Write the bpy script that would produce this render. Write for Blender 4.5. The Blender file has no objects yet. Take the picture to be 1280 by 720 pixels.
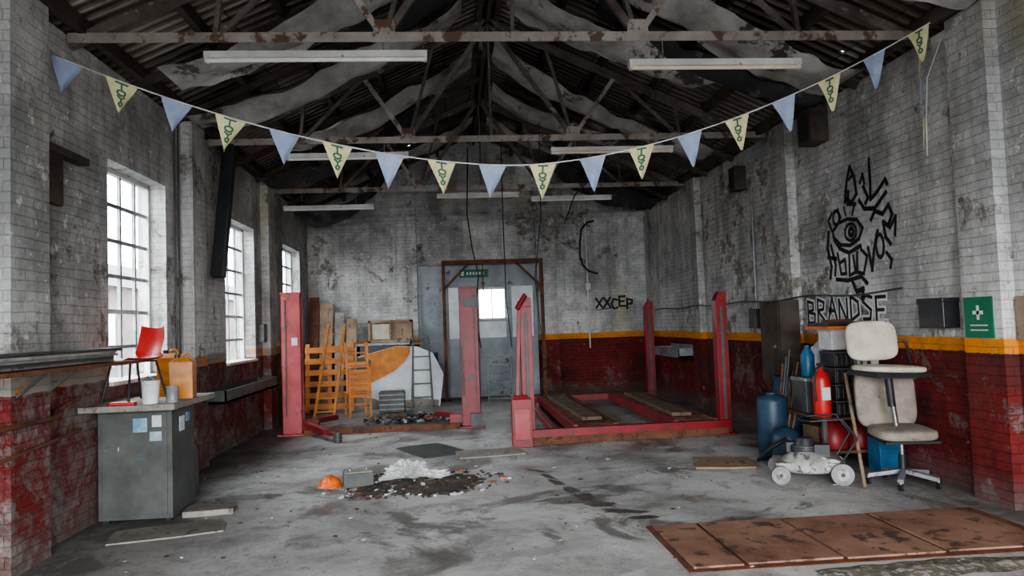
import bpy, math, random
from mathutils import Vector, Matrix, Euler, noise
random.seed(7)
scene = bpy.context.scene
D = bpy.data
pi = math.pi

# ------------------------------------------------------------------ node helpers
class NT:
    def __init__(s, name):
        s.mat = D.materials.new(name); s.mat.use_nodes = True
        s.t = s.mat.node_tree; s.t.nodes.clear()
        s.out = s.t.nodes.new('ShaderNodeOutputMaterial')
    def n(s, typ, **kw):
        nd = s.t.nodes.new(typ)
        for k, v in kw.items():
            setattr(nd, k, v)
        return nd
    def put(s, sock, v):
        if isinstance(v, bpy.types.NodeSocket): s.t.links.new(v, sock)
        elif isinstance(v, (tuple, list)) and len(v) == 3 and sock.type == 'RGBA': sock.default_value = (*v, 1)
        else: sock.default_value = v
    def math(s, op, a, b=0.0, clamp=False):
        nd = s.n('ShaderNodeMath', operation=op, use_clamp=clamp)
        s.put(nd.inputs[0], a); s.put(nd.inputs[1], b); return nd.outputs[0]
    def noise(s, vec, scale, detail=6, rough=.6, dist=0.0):
        nd = s.n('ShaderNodeTexNoise')
        if vec is not None: s.put(nd.inputs['Vector'], vec)
        nd.inputs['Scale'].default_value = scale; nd.inputs['Detail'].default_value = detail
        nd.inputs['Roughness'].default_value = rough; nd.inputs['Distortion'].default_value = dist
        return nd.outputs['Fac']
    def ramp(s, fac, stops):
        nd = s.n('ShaderNodeValToRGB'); cr = nd.color_ramp
        while len(cr.elements) < len(stops): cr.elements.new(.5)
        for e, (p, c) in zip(cr.elements, stops):
            e.position = p
            e.color = (c, c, c, 1) if not isinstance(c, (tuple, list)) else (*c, 1)
        s.put(nd.inputs[0], fac); return nd.outputs[0]
    def mix(s, fac, a, b, mode='MIX'):
        nd = s.n('ShaderNodeMix', data_type='RGBA', blend_type=mode)
        s.put(nd.inputs[0], fac); s.put(nd.inputs[6], a); s.put(nd.inputs[7], b)
        return nd.outputs[2]
    def comb(s, x, y, z):
        nd = s.n('ShaderNodeCombineXYZ')
        for i, v in enumerate((x, y, z)): s.put(nd.inputs[i], v)
        return nd.outputs[0]
    def bsdf(s, col, rough=.7, metal=0, bump=None, bstr=.3, bdist=.02, spec=.4, alpha=None):
        b = s.n('ShaderNodeBsdfPrincipled')
        s.put(b.inputs['Base Color'], col); s.put(b.inputs['Roughness'], rough)
        s.put(b.inputs['Metallic'], metal); b.inputs['Specular IOR Level'].default_value = spec
        if bump is not None:
            bp = s.n('ShaderNodeBump'); bp.inputs['Strength'].default_value = bstr
            bp.inputs['Distance'].default_value = bdist
            s.put(bp.inputs['Height'], bump); s.t.links.new(bp.outputs[0], b.inputs['Normal'])
        if alpha is not None: s.put(b.inputs['Alpha'], alpha)
        s.t.links.new(b.outputs[0], s.out.inputs[0]); return b
    def pos(s):
        return s.n('ShaderNodeNewGeometry').outputs['Position']

MATS = {}
def pm(name, c1, c2=None, scale=5, rough=.65, metal=0, c3=None, spot=.62, bstr=.25, sc3=None):
    if name in MATS: return MATS[name]
    T = NT(name); co = T.n('ShaderNodeTexCoord').outputs['Object']
    c2 = c2 or tuple(v * .7 for v in c1)
    n1 = T.noise(co, scale, 6, .65)
    col = T.ramp(n1, [(.35, c2), (.62, c1)])
    if c3:
        n2 = T.noise(co, sc3 or scale * 2.3, 7, .7)
        m = T.ramp(n2, [(spot - .02, 0), (spot + .03, 1)])
        col = T.mix(m, col, c3)
    n4 = T.noise(co, scale * 9, 3)
    T.bsdf(col, rough, metal, n4, bstr, .004)
    MATS[name] = T.mat
    return T.mat

# ------------------------------------------------------------------ mesh builder
class MB:
    def __init__(s, name):
        s.name = name; s.v = []; s.f = []; s.mi = []; s.sm = []; s.mats = []
    def idx(s, m):
        if m not in s.mats: s.mats.append(m)
        return s.mats.index(m)
    def add(s, vs, fs, mat, smooth=False):
        o = len(s.v); s.v += [Vector(v) for v in vs]; i = s.idx(mat)
        for f in fs:
            s.f.append([o + k for k in f]); s.mi.append(i); s.sm.append(smooth)
    def box(s, c, d, mat, rot=(0, 0, 0), taper=1.0):
        M = Euler(rot).to_matrix(); c = Vector(c); vs = []
        for z in (-1, 1):
            t = taper if z > 0 else 1
            for x, y in ((-1, -1), (1, -1), (1, 1), (-1, 1)):
                vs.append(c + M @ Vector((x * d[0] / 2 * t, y * d[1] / 2 * t, z * d[2] / 2)))
        s.add(vs, [(3, 2, 1, 0), (4, 5, 6, 7), (0, 1, 5, 4), (1, 2, 6, 5), (2, 3, 7, 6), (3, 0, 4, 7)], mat)
    def b2(s, lo, hi, mat):
        s.box([(a + b) / 2 for a, b in zip(lo, hi)], [abs(b - a) for a, b in zip(lo, hi)], mat)
    def beam(s, p0, p1, w, h, mat):
        p0 = Vector(p0); p1 = Vector(p1); d = p1 - p0; d.normalize()
        up = Vector((0, 0, 1)) if abs(d.z) < .95 else Vector((0, 1, 0))
        a = d.cross(up).normalized(); b = a.cross(d)
        vs = []
        for p in (p0, p1):
            for x, y in ((-1, -1), (1, -1), (1, 1), (-1, 1)):
                vs.append(p + a * x * w / 2 + b * y * h / 2)
        s.add(vs, [(0, 1, 2, 3), (7, 6, 5, 4), (0, 4, 5, 1), (1, 5, 6, 2), (2, 6, 7, 3), (3, 7, 4, 0)], mat)
    def cyl(s, p0, p1, r, mat, r2=None, seg=14, caps=True):
        s.tube([p0, p1], r, mat, seg, r2=r2, caps=caps)
    def tube(s, pts, r, mat, seg=8, r2=None, caps=True):
        pts = [Vector(p) for p in pts]; n = len(pts); vs = []
        ref = None
        for i, p in enumerate(pts):
            d = pts[min(i + 1, n - 1)] - pts[max(i - 1, 0)]
            d.normalize()
            if ref is None:
                ref = Vector((0, 0, 1)) if abs(d.z) < .9 else Vector((1, 0, 0))
            a = (ref - d * ref.dot(d))
            if a.length < 1e-4: a = d.orthogonal()
            a.normalize(); ref = a; b = d.cross(a)
            rr = r if r2 is None else r + (r2 - r) * i / (n - 1)
            for k in range(seg):
                t = 2 * pi * k / seg
                vs.append(p + a * rr * math.cos(t) + b * rr * math.sin(t))
        fs = []
        for i in range(n - 1):
            for k in range(seg):
                k2 = (k + 1) % seg
                fs.append((i * seg + k, i * seg + k2, (i + 1) * seg + k2, (i + 1) * seg + k))
        s.add(vs, fs, mat, True)
        if caps:
            s.add(vs[:seg], [tuple(range(seg))[::-1]], mat)
            s.add(vs[-seg:], [tuple(range(seg))], mat)
    def lathe(s, prof, o, mat, seg=20, M=None):
        M = M or Matrix.Identity(3); o = Vector(o); vs = []
        for r, z in prof:
            for k in range(seg):
                t = 2 * pi * k / seg
                vs.append(o + M @ Vector((r * math.cos(t), r * math.sin(t), z)))
        fs = []
        for i in range(len(prof) - 1):
            for k in range(seg):
                k2 = (k + 1) % seg
                fs.append((i * seg + k, i * seg + k2, (i + 1) * seg + k2, (i + 1) * seg + k))
        s.add(vs, fs, mat, True)
        s.add(vs[:seg], [tuple(range(seg))[::-1]], mat); s.add(vs[-seg:], [tuple(range(seg))], mat)
    def grid(s, fn, nu, nv, mat, smooth=True):
        vs = [fn(i / nu, j / nv) for j in range(nv + 1) for i in range(nu + 1)]
        fs = [(j * (nu + 1) + i, j * (nu + 1) + i + 1, (j + 1) * (nu + 1) + i + 1, (j + 1) * (nu + 1) + i) for j in range(nv) for i in range(nu)]
        s.add(vs, fs, mat, smooth)
    def ball(s, c, r, mat, rough=0, seg=18, rings=10, fr=6, seed=0, smooth=True):
        c = Vector(c)
        def fn(u, v):
            t = 2 * pi * u; p = pi * v
            d = Vector((math.cos(t) * math.sin(p), math.sin(t) * math.sin(p), math.cos(p)))
            k = 1 + rough * noise.noise(d * fr + Vector((seed, seed, 0))) + .4 * rough * noise.noise(d * fr * 2.7 + Vector((seed, 0, seed)))
            return c + Vector((d.x * r[0] * k, d.y * r[1] * k, d.z * r[2] * k))
        s.grid(fn, seg, rings, mat, smooth)
    def prism(s, pts, off, mat):
        pts = [Vector(p) for p in pts]; off = Vector(off); n = len(pts)
        vs = pts + [p + off for p in pts]
        fs = [tuple(range(n))[::-1], tuple(range(n, 2 * n))] + [(i, (i + 1) % n, n + (i + 1) % n, n + i) for i in range(n)]
        s.add(vs, fs, mat)
    def ribbon(s, pts, nrm, w, mat, base=0.0):
        pts = [Vector(p) for p in pts]; nrm = Vector(nrm)
        for i in range(len(pts) - 1):
            a, b = pts[i], pts[i + 1]; d = (b - a)
            if d.length < 1e-5: continue
            d.normalize(); q = d.cross(nrm) * w / 2; a = a - d * w * .4; b = b + d * w * .4
            o = nrm * (base + .0004 * (i % 5))
            s.add([a - q + o, b - q + o, b + q + o, a + q + o], [(0, 1, 2, 3)], mat)
    def build(s, bevel=0):
        me = D.meshes.new(s.name)
        mn = Vector([min(v[i] for v in s.v) for i in range(3)]); mx = Vector([max(v[i] for v in s.v) for i in range(3)])
        o = (mn + mx) / 2; o.z = mn.z
        me.from_pydata([v - o for v in s.v], [], s.f)
        for m in s.mats: me.materials.append(m)
        for p, i, sm in zip(me.polygons, s.mi, s.sm): p.material_index = i; p.use_smooth = sm
        me.update()
        ob = D.objects.new(s.name, me); ob.location = o; scene.collection.objects.link(ob)
        if bevel:
            md = ob.modifiers.new('bevel', 'BEVEL'); md.width = bevel; md.segments = 2; md.limit_method = 'ANGLE'; md.angle_limit = .7
        return ob

def xf(mb, start, M):
    for i in range(start, len(mb.v)): mb.v[i] = M @ mb.v[i]

# ------------------------------------------------------------------ surface materials
def make_wall():
    T = NT('painted_brick'); P = T.pos()
    sp = T.n('ShaderNodeSeparateXYZ'); T.put(sp.inputs[0], P); X, Y, Z = sp.outputs
    h = T.math('ADD', X, Y)
    nw = T.noise(P, 3.0, 3)
    bv = T.comb(T.math('ADD', h, T.math('MULTIPLY', nw, .04)), T.math('ADD', Z, T.math('MULTIPLY', nw, .03)), 0.0)
    br = T.n('ShaderNodeTexBrick'); T.put(br.inputs['Vector'], bv)
    br.inputs['Scale'].default_value = 1; br.inputs['Brick Width'].default_value = .23; br.inputs['Row Height'].default_value = .076
    br.inputs['Mortar Size'].default_value = .006; br.inputs['Mortar Smooth'].default_value = 1.0
    br.inputs['Color1'].default_value = (1, 1, 1, 1); br.inputs['Color2'].default_value = (.84, .84, .83, 1); br.inputs['Mortar'].default_value = (.76, .76, .75, 1)
    n1 = T.noise(P, .6, 8, .68, .2)
    n2 = T.noise(P, 1.9, 12, .76, .3)
    n3 = T.noise(P, 7.5, 8, .8)
    n6 = T.noise(P, 22, 5, .8)
    n5 = T.noise(P, .35, 4, .6, .2)
    ns = T.noise(T.comb(T.math('MULTIPLY', h, 3.6), T.math('MULTIPLY', Z, .3), X), 1.0, 7, .7)
    white = T.ramp(n1, [(.36, (.26, .262, .258)), (.47, (.48, .48, .47)), (.60, (.72, .715, .69))])
    white = T.mix(T.ramp(n2, [(.36, .65), (.50, 0)]), white, (.27, .265, .25))
    white = T.mix(T.ramp(ns, [(.46, 0), (.68, .7)]), white, (.21, .205, .185))
    white = T.mix(T.ramp(T.noise(T.comb(T.math('MULTIPLY', h, 1.3), T.math('MULTIPLY', Z, .35), 0.0), 1.0, 6, .6, .2), [(.57, 0), (.70, .65)]), white, (.50, .46, .31))
    zone = T.ramp(n5, [(.44, 0), (.60, .08)])
    peel = T.ramp(T.math('ADD', n2, zone), [(.60, 0), (.62, 1)])
    white = T.mix(peel, white, T.ramp(n3, [(.36, (.10, .085, .075)), (.46, (.23, .20, .17)), (.54, (.38, .36, .335)), (.62, (.6, .59, .57))]))
    white = T.mix(T.ramp(n3, [(.59, 0), (.63, .85)]), white, (.80, .795, .77))
    white = T.mix(T.ramp(n3, [(.33, .75), (.39, 0)]), white, (.15, .14, .125))
    white = T.mix(T.ramp(n6, [(.36, .45), (.44, 0)]), white, (.16, .15, .14))
    red = T.ramp(n2, [(.38, (.055, .014, .014)), (.56, (.175, .022, .020))])
    red = T.mix(T.ramp(n3, [(.62, 0), (.65, .8)]), red, (.40, .35, .33))
    red = T.mix(T.ramp(n1, [(.50, 0), (.64, .5)]), red, (.085, .045, .04))
    red = T.mix(T.math('MULTIPLY', peel, .8), red, (.17, .125, .115))
    red = T.mix(T.ramp(n6, [(.36, .6), (.44, 0)]), red, (.06, .035, .034))
    red = T.mix(T.ramp(Z, [(.0, .7), (.28, 0)]), red, (.12, .10, .09))
    zz = T.math('ADD', Z, T.math('MULTIPLY', T.math('SUBTRACT', n3, .5), .05))
    m_or = T.math('LESS_THAN', zz, 1.345); m_red = T.math('LESS_THAN', zz, 1.225)
    org = T.mix(T.ramp(n3, [(.5, 0), (.6, .9)]), (.68, .24, .02), (.44, .23, .10))
    leftm = T.math('LESS_THAN', X, -2.9)
    keep = T.math('MAXIMUM', T.math('GREATER_THAN', X, -2.9), T.math('GREATER_THAN', n2, .54))
    org = T.mix(keep, (.30, .27, .24), org)
    fade = T.math('MULTIPLY', leftm, T.ramp(n2, [(.46, .8), (.53, 0)]))
    red = T.mix(fade, red, T.ramp(n3, [(.4, (.12, .085, .075)), (.6, (.26, .235, .22))]))
    col = T.mix(m_or, white, org); col = T.mix(m_red, col, red)
    col = T.mix(.6, col, br.outputs['Color'], 'MULTIPLY')
    hgt = T.math('ADD', T.math('MULTIPLY', br.outputs['Fac'], -.7), T.math('ADD', T.math('MULTIPLY', n3, 1.4), T.math('MULTIPLY', peel, -.6)))
    T.bsdf(col, T.ramp(n3, [(.4, .6), (.6, .9)]), 0, hgt, .7, .014, spec=.2)
    return T.mat

def make_floor():
    T = NT('concrete_floor'); P = T.pos()
    sp = T.n('ShaderNodeSeparateXYZ'); T.put(sp.inputs[0], P); X, Y, Z = sp.outputs
    n1 = T.noise(P, .45, 8, .68, .5); n2 = T.noise(P, 1.4, 11, .74, .4); n3 = T.noise(P, 8, 8, .8); n4 = T.noise(P, 45, 4, .8)
    n7 = T.noise(T.comb(X, Y, 4.0), .75, 9, .7, .8)
    col = T.ramp(n1, [(.36, (.23, .225, .215)), (.47, (.40, .392, .375)), (.58, (.55, .54, .52))])
    col = T.mix(T.ramp(n2, [(.51, 0), (.62, .8)]), col, (.17, .155, .14))
    col = T.mix(T.ramp(n2, [(.34, .5), (.44, 0)]), col, (.63, .62, .60))
    stn = T.ramp(n7, [(.545, 0), (.60, .8)])
    col = T.mix(stn, col, (.115, .105, .095))
    col = T.mix(T.ramp(n3, [(.56, 0), (.64, .7)]), col, (.15, .135, .12))
    col = T.mix(T.ramp(n4, [(.60, 0), (.68, .5)]), col, (.66, .65, .62))
    col = T.mix(T.ramp(n4, [(.35, .7), (.42, 0)]), col, (.13, .12, .11))
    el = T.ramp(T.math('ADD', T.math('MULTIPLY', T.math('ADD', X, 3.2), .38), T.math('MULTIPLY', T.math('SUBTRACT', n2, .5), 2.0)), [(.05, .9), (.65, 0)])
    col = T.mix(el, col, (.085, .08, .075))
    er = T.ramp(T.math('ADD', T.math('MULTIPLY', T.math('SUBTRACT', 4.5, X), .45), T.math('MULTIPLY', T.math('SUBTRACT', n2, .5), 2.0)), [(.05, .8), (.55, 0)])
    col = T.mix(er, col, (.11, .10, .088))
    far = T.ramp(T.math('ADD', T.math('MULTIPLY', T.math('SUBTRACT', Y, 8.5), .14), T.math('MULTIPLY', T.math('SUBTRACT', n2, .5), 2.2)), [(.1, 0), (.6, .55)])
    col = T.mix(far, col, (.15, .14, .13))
    vo = T.n('ShaderNodeTexVoronoi', feature='DISTANCE_TO_EDGE')
    wv = T.n('ShaderNodeVectorMath', operation='ADD'); T.put(wv.inputs[0], P)
    nz = T.n('ShaderNodeTexNoise'); T.put(nz.inputs['Vector'], P); nz.inputs['Scale'].default_value = 2.2; nz.inputs['Detail'].default_value = 6
    T.put(wv.inputs[1], nz.outputs['Color']); T.put(vo.inputs['Vector'], wv.outputs[0]); vo.inputs['Scale'].default_value = .30
    cr = T.math('MULTIPLY', T.ramp(vo.outputs['Distance'], [(.0, .8), (.0035, 0)]), T.ramp(n2, [(.45, 0), (.55, 1)]))
    col = T.mix(cr, col, (.09, .08, .075))
    rough = T.math('SUBTRACT', T.ramp(n2, [(.42, .75), (.60, .42)]), T.math('MULTIPLY', stn, .12))
    T.bsdf(col, rough, 0, T.math('ADD', n3, T.math('MULTIPLY', n4, .4)), .35, .01, spec=.35)
    return T.mat

def make_roof():
    T = NT('corrugated_roof_sheet'); P = T.pos()
    sp = T.n('ShaderNodeSeparateXYZ'); T.put(sp.inputs[0], P); X, Y, Z = sp.outputs
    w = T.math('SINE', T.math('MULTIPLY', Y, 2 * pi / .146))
    n1 = T.noise(P, .9, 7, .65, .3); n2 = T.noise(P, 5, 7, .7)
    pan = T.n('ShaderNodeTexBrick'); T.put(pan.inputs['Vector'], T.comb(Y, X, 0.0))
    pan.inputs['Scale'].default_value = 1; pan.inputs['Brick Width'].default_value = .95; pan.inputs['Row Height'].default_value = 1.05
    pan.inputs['Mortar Size'].default_value = .012
    pan.inputs['Color1'].default_value = (1, 1, 1, 1); pan.inputs['Color2'].default_value = (.45, .38, .34, 1); pan.inputs['Mortar'].default_value = (.12, .12, .12, 1)
    col = T.ramp(n1, [(.35, (.15, .12, .105)), (.5, (.31, .26, .22)), (.65, (.50, .455, .42))])
    col = T.mix(.8, col, pan.outputs['Color'], 'MULTIPLY')
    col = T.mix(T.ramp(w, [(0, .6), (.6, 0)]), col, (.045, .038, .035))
    vo = T.n('ShaderNodeTexVoronoi'); T.put(vo.inputs['Vector'], P); vo.inputs['Scale'].default_value = 2.9
    hole = T.math('LESS_THAN', vo.outputs['Distance'], T.math('MULTIPLY', T.ramp(T.noise(P, .8, 3), [(.40, 0), (.56, 1)]), .16))
    alpha = T.math('SUBTRACT', 1.0, hole)
    T.bsdf(col, .85, 0, T.math('ADD', w, n2), .8, .03, alpha=alpha)
    return T.mat

M_wall = make_wall(); M_floor = make_floor(); M_roof = make_roof()
white_p = pm('aged_white_paint', (.66, .66, .64), (.44, .44, .42), 3, .6, c3=(.22, .16, .13), spot=.66)
steel_w = pm('dirty_pale_steel', (.40, .365, .335), (.24, .20, .17), 2, .6, .1, c3=(.13, .08, .055), spot=.55)
steel_d = pm('dark_truss_steel', (.17, .145, .13), (.075, .06, .052), 3, .6, .1, c3=(.33, .295, .265), spot=.62)
timber_d = pm('dark_timber', (.09, .068, .056), (.042, .032, .027), 4, .8)
lining = pm('pale_torn_roof_lining', (.47, .455, .435), (.19, .175, .165), 1.3, .85, c3=(.08, .07, .062), spot=.58, sc3=1.7)
lining_d = pm('black_roof_felt', (.05, .05, .05), (.022, .022, .022), 1.5, .8, c3=(.16, .15, .14), spot=.62)
red_l = pm('lift_red_paint', (.27, .018, .024), (.15, .013, .017), 3, .42, .0, c3=(.085, .04, .033), spot=.58)
red_f = pm('faded_red_paint', (.44, .10, .105), (.31, .045, .05), 2, .5, c3=(.14, .065, .055), spot=.60)
rust = pm('rusty_steel', (.20, .085, .045), (.09, .042, .027), 4, .8, .2, c3=(.045, .03, .024), spot=.6, bstr=.5)
rustp = pm('rusted_floor_plate', (.32, .185, .125), (.17, .08, .05), 1.6, .75, .1, c3=(.09, .052, .04), spot=.56, bstr=.6, sc3=5)
galv = pm('galvanised_grey', (.30, .31, .32), (.19, .19, .20), 5, .45, .3, c3=(.11, .085, .07), spot=.60)
dgrey = pm('dark_grey_steel', (.10, .105, .10), (.06, .065, .06), 3, .5, .2, c3=(.14, .085, .06), spot=.64)
black = pm('black_rubber', (.025, .025, .025), (.015, .015, .015), 6, .55)
blackp = pm('black_plastic', (.03, .031, .035), (.018, .018, .02), 6, .4)
wood = pm('pale_plywood', (.34, .245, .165), (.20, .14, .095), 3, .7, c3=(.11, .08, .062), spot=.58)
plank = pm('dirty_scaffold_plank', (.20, .135, .09), (.115, .078, .055), 3, .8, c3=(.07, .05, .04), spot=.56)
woodg = pm('weathered_board', (.29, .265, .235), (.17, .155, .135), 3, .8, c3=(.10, .085, .075), spot=.60)
pine = pm('orange_pine', (.62, .24, .06), (.40, .14, .032), 4, .5, c3=(.22, .11, .05), spot=.66)
orange = pm('orange_plastic', (.76, .15, .025), (.55, .10, .018), 4, .4)
amber = pm('amber_container', (.56, .22, .035), (.24, .085, .015), 3, .3)
redp = pm('red_plastic', (.58, .035, .032), (.40, .024, .022), 3, .35)
white = pm('white_plastic', (.70, .71, .70), (.48, .49, .49), 4, .4)
bagm = pm('grimy_white_plastic_film', (.66, .665, .66), (.40, .40, .395), 6, .35, c3=(.2, .18, .16), spot=.62)
deckm = pm('grimy_mower_deck', (.40, .40, .375), (.20, .195, .185), 5, .5, c3=(.10, .085, .07), spot=.54)
cream = pm('cream_upholstery', (.60, .555, .44), (.42, .38, .29), 5, .75, c3=(.20, .17, .13), spot=.64)
taupe = pm('taupe_fabric', (.29, .25, .205), (.185, .155, .125), 6, .9, c3=(.11, .09, .07), spot=.64)
chrome = pm('dull_chrome', (.55, .55, .55), (.35, .35, .35), 6, .25, .9)
blue = pm('blue_plastic', (.022, .13, .25), (.014, .07, .14), 4, .4)
dblue = pm('dark_blue_steel', (.025, .06, .10), (.015, .035, .06), 4, .45)
green = pm('sign_green', (.008, .16, .08), (.008, .13, .06), 3, .5)
doorm = pm('door_blue_grey', (.38, .415, .44), (.23, .255, .27), 1.5, .6, c3=(.12, .105, .095), spot=.62)
glassw = pm('pale_panel', (.76, .78, .80), (.54, .57, .60), 2, .4, c3=(.27, .26, .25), spot=.66)
spray = pm('black_spray_paint', (.010, .010, .012), (.006, .006, .008), 8, .6)
sprayg = pm('dark_spray_paint', (.02, .02, .022), (.035, .035, .035), 3, .7)
sprayw = pm('white_spray_paint', (.78, .78, .77), (.60, .60, .59), 3, .7)
flag_y = pm('faded_yellow_cloth', (.70, .66, .38), (.54, .50, .27), 5, .8)
flag_b = pm('faded_blue_cloth', (.36, .42, .56), (.25, .31, .44), 5, .8)
ink = pm('green_ink', (.07, .16, .11), (.05, .12, .08), 5, .8)
soil = pm('dark_debris', (.07, .055, .043), (.03, .024, .02), 7, .95, c3=(.16, .13, .105), spot=.58, bstr=.8)
moss = pm('gritty_dirt', (.14, .13, .09), (.075, .066, .05), 8, .95, c3=(.28, .27, .25), spot=.54)
sticker = pm('paper_sticker', (.60, .61, .58), (.42, .46, .5), 14, .5)
stickb = pm('blue_sticker', (.10, .26, .38), (.42, .46, .46), 10, .5)
tubem = pm('tube_white', (.80, .79, .74), (.68, .67, .62), 3, .3)
tubew = pm('tube_warm', (.82, .68, .55), (.66, .52, .42), 3, .35)
wheelg = pm('wheel_grey', (.27, .27, .255), (.16, .16, .15), 5, .6)
asph = pm('asphalt', (.12, .12, .12), (.08, .08, .08), 2, .9)
brickx = pm('outside_brick', (.14, .105, .09), (.08, .06, .055), 3, .9)
wet = pm('oily_wet_concrete', (.11, .10, .095), (.065, .06, .057), 5, .35)

T = NT('dusty_glass')
tr = T.n('ShaderNodeBsdfTransparent'); tr.inputs[0].default_value = (.95, .97, .98, 1)
df = T.n('ShaderNodeBsdfPrincipled'); df.inputs['Base Color'].default_value = (.7, .72, .72, 1); df.inputs['Roughness'].default_value = .4
mx = T.n('ShaderNodeMixShader'); T.put(mx.inputs[0], T.ramp(T.noise(T.pos(), 3, 6), [(.4, .06), (.7, .35)]))
T.t.links.new(tr.outputs[0], mx.inputs[1]); T.t.links.new(df.outputs[0], mx.inputs[2]); T.t.links.new(mx.outputs[0], T.out.inputs[0])
glass = T.mat

# ------------------------------------------------------------------ room shell
XL, XR, YB, YF = -3.15, 4.48, 16.7, -2.0
XC, ZR, SL = .615, 5.95, .452
def roofz(x): return ZR - SL * abs(x - XC)

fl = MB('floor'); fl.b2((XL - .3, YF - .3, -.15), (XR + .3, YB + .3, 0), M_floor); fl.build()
WZ0, WZ1 = 1.16, 3.28
wins = [(7.1, 8.5), (10.65, 12.2), (14.25, 15.8)]
wl = MB('wall_left'); y = YF
for a, b in wins:
    wl.b2((XL - .3, y, 0), (XL, a, 4.16), M_wall)
    wl.b2((XL - .3, a, 0), (XL, b, WZ0), M_wall); wl.b2((XL - .3, a, WZ1), (XL, b, 4.16), M_wall); y = b
wl.b2((XL - .3, y, 0), (XL, YB, 4.16), M_wall)
for a, b in ((5.35, 5.85), (9.0, 9.45), (12.65, 13.1)):
    wl.b2((XL, a, 0), (XL + .13, b, 4.16), M_wall)
wl.build()
wr = MB('wall_right'); wr.b2((XR, YF, 0), (XR + .3, YB, 4.1), M_wall)
for a, b in ((5.55, 6.0), (9.15, 9.6), (12.75, 13.2)):
    wr.b2((XR - .12, a, 0), (XR, b, 4.1), M_wall)
wr.build()
GX0, GX1, GZ0, GZ1 = .60, 1.25, 1.72, 2.45
wb = MB('wall_back')
wb.prism([(XL - .3, YB, 0), (GX0, YB, 0), (GX0, YB, roofz(GX0) - .02), (XL - .3, YB, roofz(XL - .3) - .02)], (0, .3, 0), M_wall)
wb.prism([(GX1, YB, 0), (XR + .3, YB, 0), (XR + .3, YB, roofz(XR + .3) - .02), (GX1, YB, roofz(GX1) - .02)], (0, .3, 0), M_wall)
wb.b2((GX0, YB, 0), (GX1, YB + .3, GZ0), M_wall)
wb.prism([(GX0, YB, GZ1), (GX1, YB, GZ1), (GX1, YB, roofz(GX1) - .02), (XC, YB, ZR - .02), (GX0, YB, roofz(GX0) - .02)], (0, .3, 0), M_wall)
for a, b in ((-1.25, -.74), (1.95, 2.4)):
    wb.b2((a, YB - .13, 0), (b, YB, 3.98), M_wall)
wb.b2((XL, YB - .1, 3.98), (XR, YB, 4.1), M_wall)
wb.b2((-.74, YB - .08, 2.98), (1.95, YB, 3.14), M_wall)
wb.build()
wf = MB('wall_front')
OX0, OX1, OZ = -2.4, 3.8, 3.3
wf.b2((XL - .3, YF - .3, 0), (OX0, YF, OZ), M_wall); wf.b2((OX1, YF - .3, 0), (XR + .3, YF, OZ), M_wall)
wf.prism([(XL - .3, YF, OZ), (XR + .3, YF, OZ), (XR + .3, YF, roofz(XR + .3) - .02), (XC, YF, ZR - .02), (XL - .3, YF, roofz(XL - .3) - .02)], (0, -.3, 0), M_wall)
wf.build()
ce = MB('ceiling')
for sx, xe in ((-1, XL - .5), (1, XR + .5)):
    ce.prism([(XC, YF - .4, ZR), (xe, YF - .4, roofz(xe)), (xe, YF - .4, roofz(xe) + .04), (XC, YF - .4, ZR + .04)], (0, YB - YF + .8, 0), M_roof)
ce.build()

pu = MB('roof_purlins')
for sx in (-1, 1):
    half = (XR - XC) if sx > 0 else (XC - XL)
    for k in range(6):
        x = XC + sx * (.12 + (half - .25) * k / 5); z = roofz(x) - .075
        pu.beam((x, YF + .02, z), (x, YB - .02, z), .07, .13, timber_d)
pu.beam((XC, YF + .02, ZR - .14), (XC, YB - .02, ZR - .14), .05, .2, timber_d)
pu.build()

TY = [2.85, 6.4, 9.95, 13.5]
for ty in TY:
    t = MB('roof_truss'); zc = 4.13
    x0, x1 = XL + .01, XR - .01
    t.beam((x0, ty - .03, zc), (x1, ty - .03, zc), .012, .085, steel_w)
    t.beam((x0, ty, zc + .037), (x1, ty, zc + .037), .07, .012, steel_w)
    rz = lambda x: roofz(x) - .19
    for xe in (x0, x1):
        s = -1 if xe < XC else 1
        t.beam((xe, ty, rz(xe) + .02), (XC, ty, rz(XC)), .07, .09, steel_d)
        half = abs(xe - XC)
        n1 = XC + s * 1.12; n2 = XC + s * half * .68
        t.beam((n1, ty - .01, zc), (XC, ty - .01, rz(XC)), .05, .06, steel_d)
        m1 = XC + s * half * .36
        t.beam((n1, ty + .02, zc), (m1 + s * .35, ty + .02, rz(m1 + s * .35)), .045, .055, steel_w)
        t.beam((n1, ty + .01, zc), (m1 - s * .6, ty + .01, rz(m1 - s * .6)), .04, .05, steel_d)
        t.beam((n2, ty, zc), (n2 - s * .05, ty, rz(n2)), .04, .05, steel_d)
        t.beam((n2, ty + .01, zc), (m1 + s * .35, ty + .01, rz(m1 + s * .35)), .035, .045, steel_d)
        t.prism([(n1 - .11, ty - .045, zc - .05), (n1 + .11, ty - .045, zc - .05), (n1 + .08, ty - .045, zc + .15), (n1 - .08, ty - .045, zc + .15)], (0, .008, 0), steel_w)
    t.beam((XC, ty, zc), (XC, ty, ZR - .2), .03, .03, steel_d)
    t.build()
rf = MB('roof_rafters')
for ty in TY:
    for dy in (1.18, 2.36):
        for xe in (XL + .02, XR - .02):
            rf.beam((xe, ty + dy, roofz(xe) - .16), (XC, ty + dy, roofz(XC) - .17), .045, .08, timber_d)
rf.build()

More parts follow.
